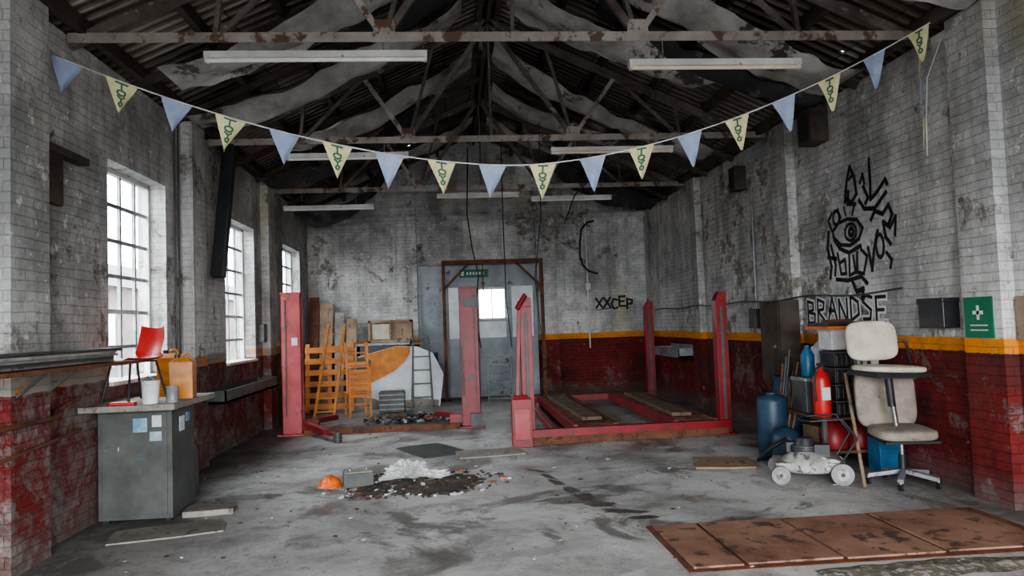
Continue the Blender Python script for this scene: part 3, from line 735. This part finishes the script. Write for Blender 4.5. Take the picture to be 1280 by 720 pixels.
for x in (-2.85, -2.42, -1.99): s.box((x, 14.79, .68), (.08, .09, 1.34), pine)
xf(s, 0, Matrix.Translation((0, 14.7, 0)) @ Matrix.Rotation(-.12, 4, 'X') @ Matrix.Translation((0, -14.7, 0.012)))
s.build(.004)
for k, (x, w, h, m) in enumerate(((-2.72, .28, 2.2, wood), (-2.44, .2, 2.0, woodg), (-2.98, .2, 2.35, rust), (-2.18, .22, 1.85, wood))):
    b = MB('leaning_board'); b.box((x, 16.25, h / 2 + .01), (w, .025, h), m, (-.2, 0, .0)); b.build(.003)
s = MB('dark_sideboard'); s.b2((-1.95, 15.85, .02), (-.95, 16.4, 1.25), dgrey); s.b2((-2.0, 15.8, 1.25), (-.9, 16.45, 1.30), galv)
for x in (-1.6, -1.25): s.b2((x - .01, 15.835, .1), (x + .01, 15.85, 1.0), black)
s.build(.006)
s = MB('glazed_cabinet'); s.b2((-1.78, 15.95, 1.301), (-.85, 16.3, 1.35), wood); s.b2((-1.78, 15.95, 1.73), (-.85, 16.3, 1.78), wood); s.b2((-1.78, 15.95, 1.301), (-1.73, 16.3, 1.78), wood)
s.b2((-.9, 15.95, 1.301), (-.85, 16.3, 1.78), wood); s.b2((-1.74, 16.0, 1.34), (-.88, 16.04, 1.74), wood); s.b2((-1.70, 15.99, 1.38), (-1.34, 16.0, 1.70), cream); s.b2((-1.32, 15.95, 1.301), (-1.29, 16.0, 1.78), wood); s.build(.004)
s = MB('painted_sign_board')
def PB(u, v, o=0): return Vector((-1.95 + 1.75 * u, 15.10 + .38 * v - o, .01 + 1.2 * v))
def poly(pts, m, o): s.prism([PB(u, v, o) for u, v in pts], (0, .012, 0), m)
poly([(0, 0), (.95, 0), (1, .52), (.88, .88), (.7, 1.0), (.45, 1.02), (0, .86)], glassw, 0)
poly([(0, .30), (.12, .40), (.28, .50), (.42, .60), (.54, .74), (.60, .88), (.62, 1.0), (.45, 1.015), (0, .855)], pine, .013)
poly([(0, 0), (.34, 0), (.30, .10), (.18, .17), (0, .2)], woodg, .013)
poly([(.0, .62), (.10, .66), (.16, .78), (.1, .86), (0, .84)], dgrey, .026)
poly([(.45, 0), (.93, 0), (.94, .10), (.7, .14), (.5, .10)], woodg, .013)
s.build()
s = MB('step_ladder')
for sx in (-1, 1):
    s.beam((-.62 + sx * .2, 14.45, 0), (-.62 + sx * .15, 14.72, 1.4), .03, .05, dgrey); s.beam((-.62 + sx * .2, 14.95, 0), (-.62 + sx * .15, 14.74, 1.4), .03, .03, dgrey)
for k in range(5): s.box((-.62, 14.50 + k * .05, .25 + k * .26), (.36, .08, .025), dgrey)
s.box((-.62, 14.73, 1.41), (.34, .16, .03), dgrey); s.build()
s = MB('grey_crate'); s.b2((-1.42, 14.25, .01), (-.95, 14.62, .40), dgrey)
for k in range(4): s.b2((-1.43, 14.24, .06 + k * .09), (-.94, 14.63, .085 + k * .09), galv)
s.build(.006)
s = MB('wheelie_bin'); s.box((-.55, 15.95, .5), (.40, .45, .96), dblue, (0, 0, 0), 1.15); s.box((-.55, 15.95, 1.02), (.48, .54, .05), dblue); s.cyl((-.75, 16.1, .1), (-.35, 16.1, .1), .1, black); s.build(.02)
s = MB('scrap_metal_pile')
for k in range(110):
    a = random.uniform(0, 2 * pi); r = random.random() ** .6; x = -.78 + math.cos(a) * r * .75; yy = 12.85 + math.sin(a) * r * .45; z = .03 + .14 * (1 - r) * random.random()
    if k % 3: s.box((x, yy, z), (random.uniform(.03, .16), random.uniform(.03, .1), random.uniform(.02, .06)), random.choice([dgrey, galv, rust, blackp]), (random.uniform(-.4, .4), random.uniform(-.4, .4), a))
    else: s.cyl((x, yy, z), (x + random.uniform(-.12, .12), yy + random.uniform(-.1, .1), z + .03), random.uniform(.01, .035), random.choice([dgrey, galv, rust]), seg=8)
s.build()

# ------------------------------------------------------------------ floor items
s = MB('pit_cover_plates')
s.b2((1.44, 4.62, .0005), (4.1, 5.70, .006), rust)
x = 1.47
for k, w in enumerate((.36, .66, .70, .80)):
    s.box((x + w / 2, 5.16, .014 + .004 * (k % 2)), (w - .03, .97, .014), rustp, (0, 0, random.uniform(-.012, .012))); x += w
s.build(.002)
s = MB('dirt_strip')
def strip(u, v):
    x = 2.2 + 2.25 * u
    return Vector((x, 4.44 + (v - .5) * (.30 + .1 * noise.noise(Vector((x * 5, 0, v)))) * (.3 + .7 * math.sin(pi * min(1, u * 1.2 + .1)) if u < .75 else .9), .002 + .016 * math.sin(pi * v) * (.6 + .7 * noise.noise(Vector((x * 6, v * 3, 2))))))
s.grid(strip, 70, 8, moss, False); s.build()
s = MB('debris_mound')
def mound(u, v):
    a = 2 * pi * u; q = Vector((math.cos(a), math.sin(a), 0)); r = v * (1 + .30 * noise.noise(q * 1.6 + Vector((0, 0, 3))) + .16 * noise.noise(q * 6))
    return Vector((-.42 + math.cos(a) * r * .70, 7.74 + math.sin(a) * r * .48, .003 + .05 * (1 - v) ** .6 * (1 + .8 * noise.noise(Vector((math.cos(a) * r * 5, math.sin(a) * r * 5, 0))))))
s.grid(mound, 72, 14, soil, False)
for k in range(280):
    a = random.uniform(0, 2 * pi); r = random.random() ** .5 * 1.35; s.box((-.42 + math.cos(a) * r * .72, 7.74 + math.sin(a) * r * .5, .008 + .045 * max(0, 1 - r)), (random.uniform(.01, .07), random.uniform(.01, .04), .014), random.choice([soil, soil, woodg, rust, sticker, orange if k % 7 == 0 else dgrey]), (random.uniform(-.3, .3), random.uniform(-.3, .3), a))
s.build()
s = MB('crumpled_plastic_sheet')
s.ball((-.52, 7.98, .10), (.17, .13, .085), bagm, .7, 80, 50, 4.5, 2, False); s.ball((-.30, 7.88, .06), (.20, .10, .045), bagm, .7, 60, 36, 5, 5, False); s.ball((-.66, 7.86, .05), (.12, .09, .04), bagm, .6, 48, 26, 5, 9, False); s.build()
s = MB('car_battery'); s.box((-1.0, 7.72, .09), (.30, .18, .14), dgrey, (.05, 0, .2)); s.box((-1.0, 7.72, .165), (.28, .16, .02), woodg, (.05, 0, .2)); s.cyl((-1.08, 7.7, .17), (-1.08, 7.7, .2), .012, chrome); s.cyl((-.92, 7.73, .17), (-.92, 7.73, .2), .012, chrome); s.build(.006)
s = MB('orange_hard_hat'); s.lathe([(.14, 0), (.14, .012), (.11, .015), (.105, .05), (.08, .08), (.04, .10), (.0, .105)], (-1.30, 7.85, 0.0), orange, 22); s.box((-1.30, 7.85, .05), (.02, .20, .10), orange); s.build()
def sheet(name, x, y, w, d, rz, m, z=.012):
    s = MB(name); M = Matrix.Translation((x, y, 0)) @ Matrix.Rotation(rz, 4, 'Z')
    pts = [(-1, -1), (.2, -1.05), (1, -.9), (1.04, .2), (.95, 1), (-.3, 1.03), (-.98, .95), (-1.03, 0)]
    s.prism([M @ Vector((a * w / 2, b * d / 2, .002)) for a, b in pts], (0, 0, z), m); return s.build()
sheet('floor_sheet', -.32, 9.75, .62, .95, .45, dgrey); sheet('floor_board', .42, 9.3, .82, .5, .12, woodg, .018); sheet('floor_board', 2.9, 7.95, .62, .6, -.25, wood, .02)
sheet('floor_board', -2.22, 6.98, .42, .3, .1, woodg, .05); sheet('floor_sheet', -2.36, 6.35, .85, .42, .25, woodg, .012)
s = MB('floor_litter')
for k in range(420):
    x = random.uniform(-2.9, 4.2); yy = random.uniform(3.2, 14); sc = random.choice((.01, .015, .025))
    s.box((x, yy, .006), (sc * random.uniform(.6, 2), sc, .006), random.choice([sticker, wood, rust, dgrey, woodg, soil]), (0, 0, random.uniform(0, 3)))
s.build()
s = MB('oil_stain')
def stain(cx, cy, rx, ry, sd, rot=0):
    n = 60; pts = []
    for k in range(n):
        a = 2 * pi * k / n; q = Vector((math.cos(a), math.sin(a), 0)); r = 1 + .5 * noise.noise(q * 1.7 + Vector((0, 0, sd))) + .4 * noise.noise(q * 6 + Vector((0, 0, sd))) + .2 * noise.noise(q * 15 + Vector((0, 0, sd)))
        px, py = math.cos(a) * rx * r, math.sin(a) * ry * r
        pts.append((cx + px * math.cos(rot) - py * math.sin(rot), cy + px * math.sin(rot) + py * math.cos(rot), .0015))
    s.add(pts, [tuple(range(n))], wet)
stain(-1.95, 7.5, .26, .12, 1)
for (a, b, c_, d_, e, f) in ((.85, 8.1, .16, .05, 4, 2.2), (.95, 7.75, .16, .04, 14, 1.9), (1.0, 7.45, .16, .05, 5, 1.9), (1.08, 7.1, .16, .06, 6, 1.6), (1.16, 6.8, .08, .17, 7, .2), (1.25, 6.48, .14, .09, 8, -.3), (1.38, 6.2, .17, .07, 9, -.4), (1.5, 5.98, .14, .05, 10, 0)): stain(a, b, c_, d_, e, f)
s.build()

# ------------------------------------------------------------------ office chairs (one standing on the other)
def cushion(mb, c, d, m, rot=(0, 0, 0), p=3.2):
    R = Euler(rot).to_matrix(); c = Vector(c)
    def fn(u, v):
        t = 2 * pi * u; q = pi * (v - .5)
        def sp(x, e): return math.copysign(abs(x) ** e, x)
        e = 2 / p
        return c + R @ Vector((d[0] / 2 * sp(math.cos(q), e) * sp(math.cos(t), e), d[1] / 2 * sp(math.cos(q), e) * sp(math.sin(t), e), d[2] / 2 * sp(math.sin(q), e)))
    mb.grid(fn, 32, 16, m)
s = MB('office_chair'); cx, cy = 4.10, 6.58
for k in range(5):
    a = k * 2 * pi / 5 + .3; ex, ey = cx + .30 * math.cos(a), cy + .30 * math.sin(a)
    s.beam((cx, cy, .13), (ex, ey, .085), .05, .035, galv); s.cyl((ex - .012, ey, .03), (ex + .012, ey, .03), .03, black); s.cyl((ex, ey, .04), (ex, ey, .09), .01, galv)
s.cyl((cx, cy, .09), (cx, cy, .28), .035, blackp); s.cyl((cx, cy, .28), (cx, cy, .42), .02, chrome)
s.box((cx, cy, .42), (.22, .22, .04), blackp)
cushion(s, (cx, cy - .02, .48), (.52, .48, .11), taupe, (.04, 0, -.15), 4)
s.beam((cx + .04, cy + .18, .42), (cx + .05, cy + .27, .62), .06, .02, blackp)
cushion(s, (cx + .03, cy + .27, .77), (.56, .09, .58), taupe, (-.1, 0, -.15), 4.5)
s.box((cx, cy - .02, .425), (.48, .44, .02), blackp, (.04, 0, -.15))
s.build()
s = MB('office_chair'); ux, uy = 4.06, 6.60
s.cyl((ux, uy - .02, .54), (ux - .03, uy - .02, .80), .025, chrome); s.cyl((ux - .03, uy - .02, .72), (ux - .05, uy - .02, .98), .035, blackp)
s.box((ux - .03, uy, 1.0), (.34, .30, .04), dgrey, (0, .05, 0)); cushion(s, (ux - .03, uy, 1.065), (.58, .46, .07), cream, (0, .05, .1), 4)
s.box((ux - .03, uy, 1.015), (.56, .42, .04), blackp, (0, .05, .1))
s.tube([(ux + .16, uy + .1, 1.0), (ux + .30, uy + .15, 1.05), (ux + .28, uy + .2, 1.3), (ux + .12, uy + .26, 1.34)], .014, blackp)
s.tube([(ux - .05, uy + .15, 1.0), (ux - .05, uy + .29, 1.05), (ux - .05, uy + .28, 1.3)], .018, blackp)
cushion(s, (ux - .05, uy + .22, 1.32), (.52, .08, .38), cream, (-.12, 0, .05), 4)
s.build()

# ------------------------------------------------------------------ lawn mower
s = MB('lawn_mower'); st = len(s.v)
s.lathe([(.0, .30), (.10, .30), (.14, .27), (.22, .22), (.25, .19), (.26, .10), (.24, .10), (.2, .18), (0, .2)][::-1], (0, 0, 0), deckm, 24)
s.box((0, 0, .155), (.62, .42, .07), deckm); s.box((.2, 0, .2), (.2, .34, .05), deckm, (0, .2, 0))
for sx, r in ((-.27, .085), (.27, .10)):
    for sy in (-1, 1):
        s.cyl((sx, sy * .23, r), (sx, sy * .28, r), r, wheelg, seg=20); s.cyl((sx, sy * .278, r), (sx, sy * .288, r), r * .55, deckm); s.cyl((sx, sy * .288, r), (sx, sy * .292, r), r * .2, blackp)
s.cyl((-.02, 0, .22), (-.02, 0, .33), .12, dgrey, seg=20); s.cyl((-.02, 0, .33), (-.02, 0, .40), .10, blackp, .075, 20); s.box((.12, -.06, .29), (.14, .12, .12), blackp); s.box((-.14, .08, .30), (.1, .1, .1), blackp)
for k in range(4): s.cyl((-.02, 0, .24 + k * .022), (-.02, 0, .25 + k * .022), .13, blackp, seg=20)
for sy in (-1, 1): s.tube([(.26, sy * .18, .16), (.42, sy * .2, .42), (.30, sy * .2, .60), (.02, sy * .19, .58)], .012, blackp)
s.tube([(.02, -.19, .58), (-.06, -.1, .58), (-.06, .1, .58), (.02, .19, .58)], .012, blackp)
xf(s, st, Matrix.Translation((3.40, 7.0, .0)) @ Matrix.Rotation(-.35, 4, 'Z'))
s.build(.008)

# ------------------------------------------------------------------ storage rack with junk
s = MB('metal_storage_rack')
for x in (3.80, 4.42):
    for yy in (7.42, 8.32): s.box((x, yy, .26), (.04, .04, .52), dgrey)
for z in (.16, .50): s.box((4.11, 7.87, z), (.62, .92, .03), rust)
s.build(.003)
s = MB('fire_extinguisher'); s.lathe([(.085, 0), (.09, .02), (.09, .38), (.07, .45), (.03, .48), (.025, .52)], (3.86, 7.55, .517), redp, 20); s.box((3.86, 7.55, 1.06), (.04, .10, .03), blackp); s.tube([(3.86, 7.53, 1.05), (3.77, 7.49, 1.02), (3.75, 7.48, .85), (3.76, 7.48, .68)], .011, black); s.box((3.86, 7.458, .76), (.09, .004, .13), sticker); s.build()
s = MB('plastic_crate')
for k in range(4):
    z = .517 + k * .17; s.box((4.08, 7.62, z + .08), (.21, .30, .15), blackp); s.box((4.08, 7.62, z + .155), (.23, .32, .02), dgrey)
    for j in range(4): s.box((4.0 + j * .053, 7.465, z + .075), (.016, .01, .11), dgrey)
s.build(.006)
s = MB('white_plastic_tub'); s.b2((3.97, 7.50, 1.21), (4.19, 7.78, 1.41), white); s.b2((3.96, 7.49, 1.40), (4.20, 7.79, 1.43), white); s.build(.01)
s = MB('white_appliance'); s.b2((4.215, 7.45, .517), (4.45, 7.80, 1.32), white); s.b2((4.225, 7.44, .56), (4.44, 7.45, .95), white_p); s.b2((4.225, 7.44, .99), (4.44, 7.45, 1.28), white_p); s.b2((4.24, 7.425, 1.0), (4.26, 7.44, 1.2), dgrey); s.build(.012)
jerry('plastic_jerry_can', 4.30, 7.20, .0, .22, .22, .62, blue, black)
jerry('plastic_jerry_can', 4.22, 8.04, .517, .30, .24, .85, white, blackp)
s = MB('tool_case'); s.b2((3.86, 7.35, 1.432), (4.44, 7.85, 1.46), orange); s.b2((3.88, 7.38, 1.46), (4.42, 7.82, 1.50), blackp); s.tube([(4.0, 7.36, 1.48), (4.0, 7.32, 1.48), (4.3, 7.32, 1.48), (4.3, 7.36, 1.48)], .01, blackp)
s.beam((3.9, 7.5, 1.515), (4.3, 7.7, 1.515), .04, .03, rust); s.build(.008)
s = MB('grey_toolbox'); s.b2((3.83, 7.84, .517), (4.03, 8.18, .90), dgrey); s.b2((3.82, 7.83, .86), (4.04, 8.19, .90), galv); s.build(.01)
s = MB('blue_water_jug'); s.lathe([(.07, 0), (.075, .02), (.075, .24), (.03, .32), (.03, .35)], (3.93, 7.97, .902), blue, 18); s.build()
s = MB('oil_drum'); s.lathe([(.2, 0), (.2, .01), (.195, .02), (.195, .28), (.205, .29), (.195, .30), (.195, .56), (.205, .57), (.195, .58), (.195, .84), (.2, .86), (.18, .86), (.18, .845), (0, .845)], (4.06, 8.72, 0), dblue, 26); s.build()
s = MB('red_fuel_can'); s.lathe([(.13, 0), (.135, .02), (.135, .22), (.05, .27), (.03, .29)], (3.99, 7.60, .178), red_l, 20); s.build()
s = MB('red_fuel_can'); s.lathe([(.13, 0), (.135, .02), (.135, .22), (.05, .27), (.03, .29)], (4.27, 7.60, .178), red_l, 20); s.build()
s = MB('cardboard_box'); s.box((4.1, 8.05, .268), (.3, .3, .18), wood, (0, 0, .1)); s.build(.004)
s = MB('wooden_pole'); s.cyl((3.68, 6.5, .02), (3.98, 7.28, .98), .017, wood); s.build()
s = MB('vacuum_cleaner'); s.lathe([(.14, .03), (.15, .08), (.15, .25), (.13, .33), (.06, .38), (0, .39)], (3.56, 7.80, 0), dblue, 22); s.tube([(3.56, 7.67, .2), (3.44, 7.55, .3), (3.29, 7.6, .2), (3.24, 7.8, .05), (3.34, 7.98, .022), (3.50, 7.99, .022)], .022, black)
for a in range(4): s.cyl((3.56 + .11 * math.cos(a * 1.57), 7.80 + .11 * math.sin(a * 1.57), 0), (3.56 + .11 * math.cos(a * 1.57), 7.80 + .11 * math.sin(a * 1.57), .05), .025, black)
s.build()
s = MB('blue_plastic_drum'); s.lathe([(.15, 0), (.165, .02), (.165, .62), (.15, .68), (.06, .69), (.06, .72)], (3.60, 8.22, 0), dblue, 22); s.build()
s = MB('tool_bundle')
for k in range(7): s.cyl((3.72 + k * .03, 8.44 + .008 * k, 0.02), (3.86 + k * .05, 8.44 + .008 * k, 1.0 + .25 * random.random()), .013, random.choice([wood, rust, dgrey]))
s.build()

# ------------------------------------------------------------------ world, lights, camera
w = D.worlds.new('World'); scene.world = w; w.use_nodes = True
bg = w.node_tree.nodes['Background']; bg.inputs[0].default_value = (.92, .96, 1, 1); bg.inputs[1].default_value = 10.0
def portal(name, loc, rot, sx, sy):
    l = D.lights.new(name, 'AREA'); l.shape = 'RECTANGLE'; l.size = sx; l.size_y = sy; l.cycles.is_portal = True
    o = D.objects.new(name, l); o.location = loc; o.rotation_euler = rot; scene.collection.objects.link(o)
for i, (a, b) in enumerate(wins): portal('window_daylight_portal_%d' % i, (XL - .32, (a + b) / 2, (WZ0 + WZ1) / 2), (0, -pi / 2, 0), WZ1 - WZ0, b - a)
portal('entrance_daylight_portal', ((OX0 + OX1) / 2, YF - .32, OZ / 2), (pi / 2, 0, 0), OX1 - OX0, OZ)

cam = D.cameras.new('camera'); co = D.objects.new('camera', cam); scene.collection.objects.link(co)
cam.sensor_width = 36; cam.lens = 26.0; cam.clip_start = .05
yv = Vector((-75, -48, -924)).normalized(); ph = math.radians(1.8)
up = Vector((-math.sin(ph), math.cos(ph), 0)); zv = (up - yv * up.dot(yv)).normalized(); xv = yv.cross(zv)
R = Matrix((xv, yv, zv)).to_4x4(); co.matrix_world = Matrix.Translation((0, 0, 1.6)) @ R
scene.camera = co
scene.view_settings.view_transform = 'AgX'
scene.view_settings.look = 'AgX - Medium High Contrast'
scene.view_settings.exposure = 1.3
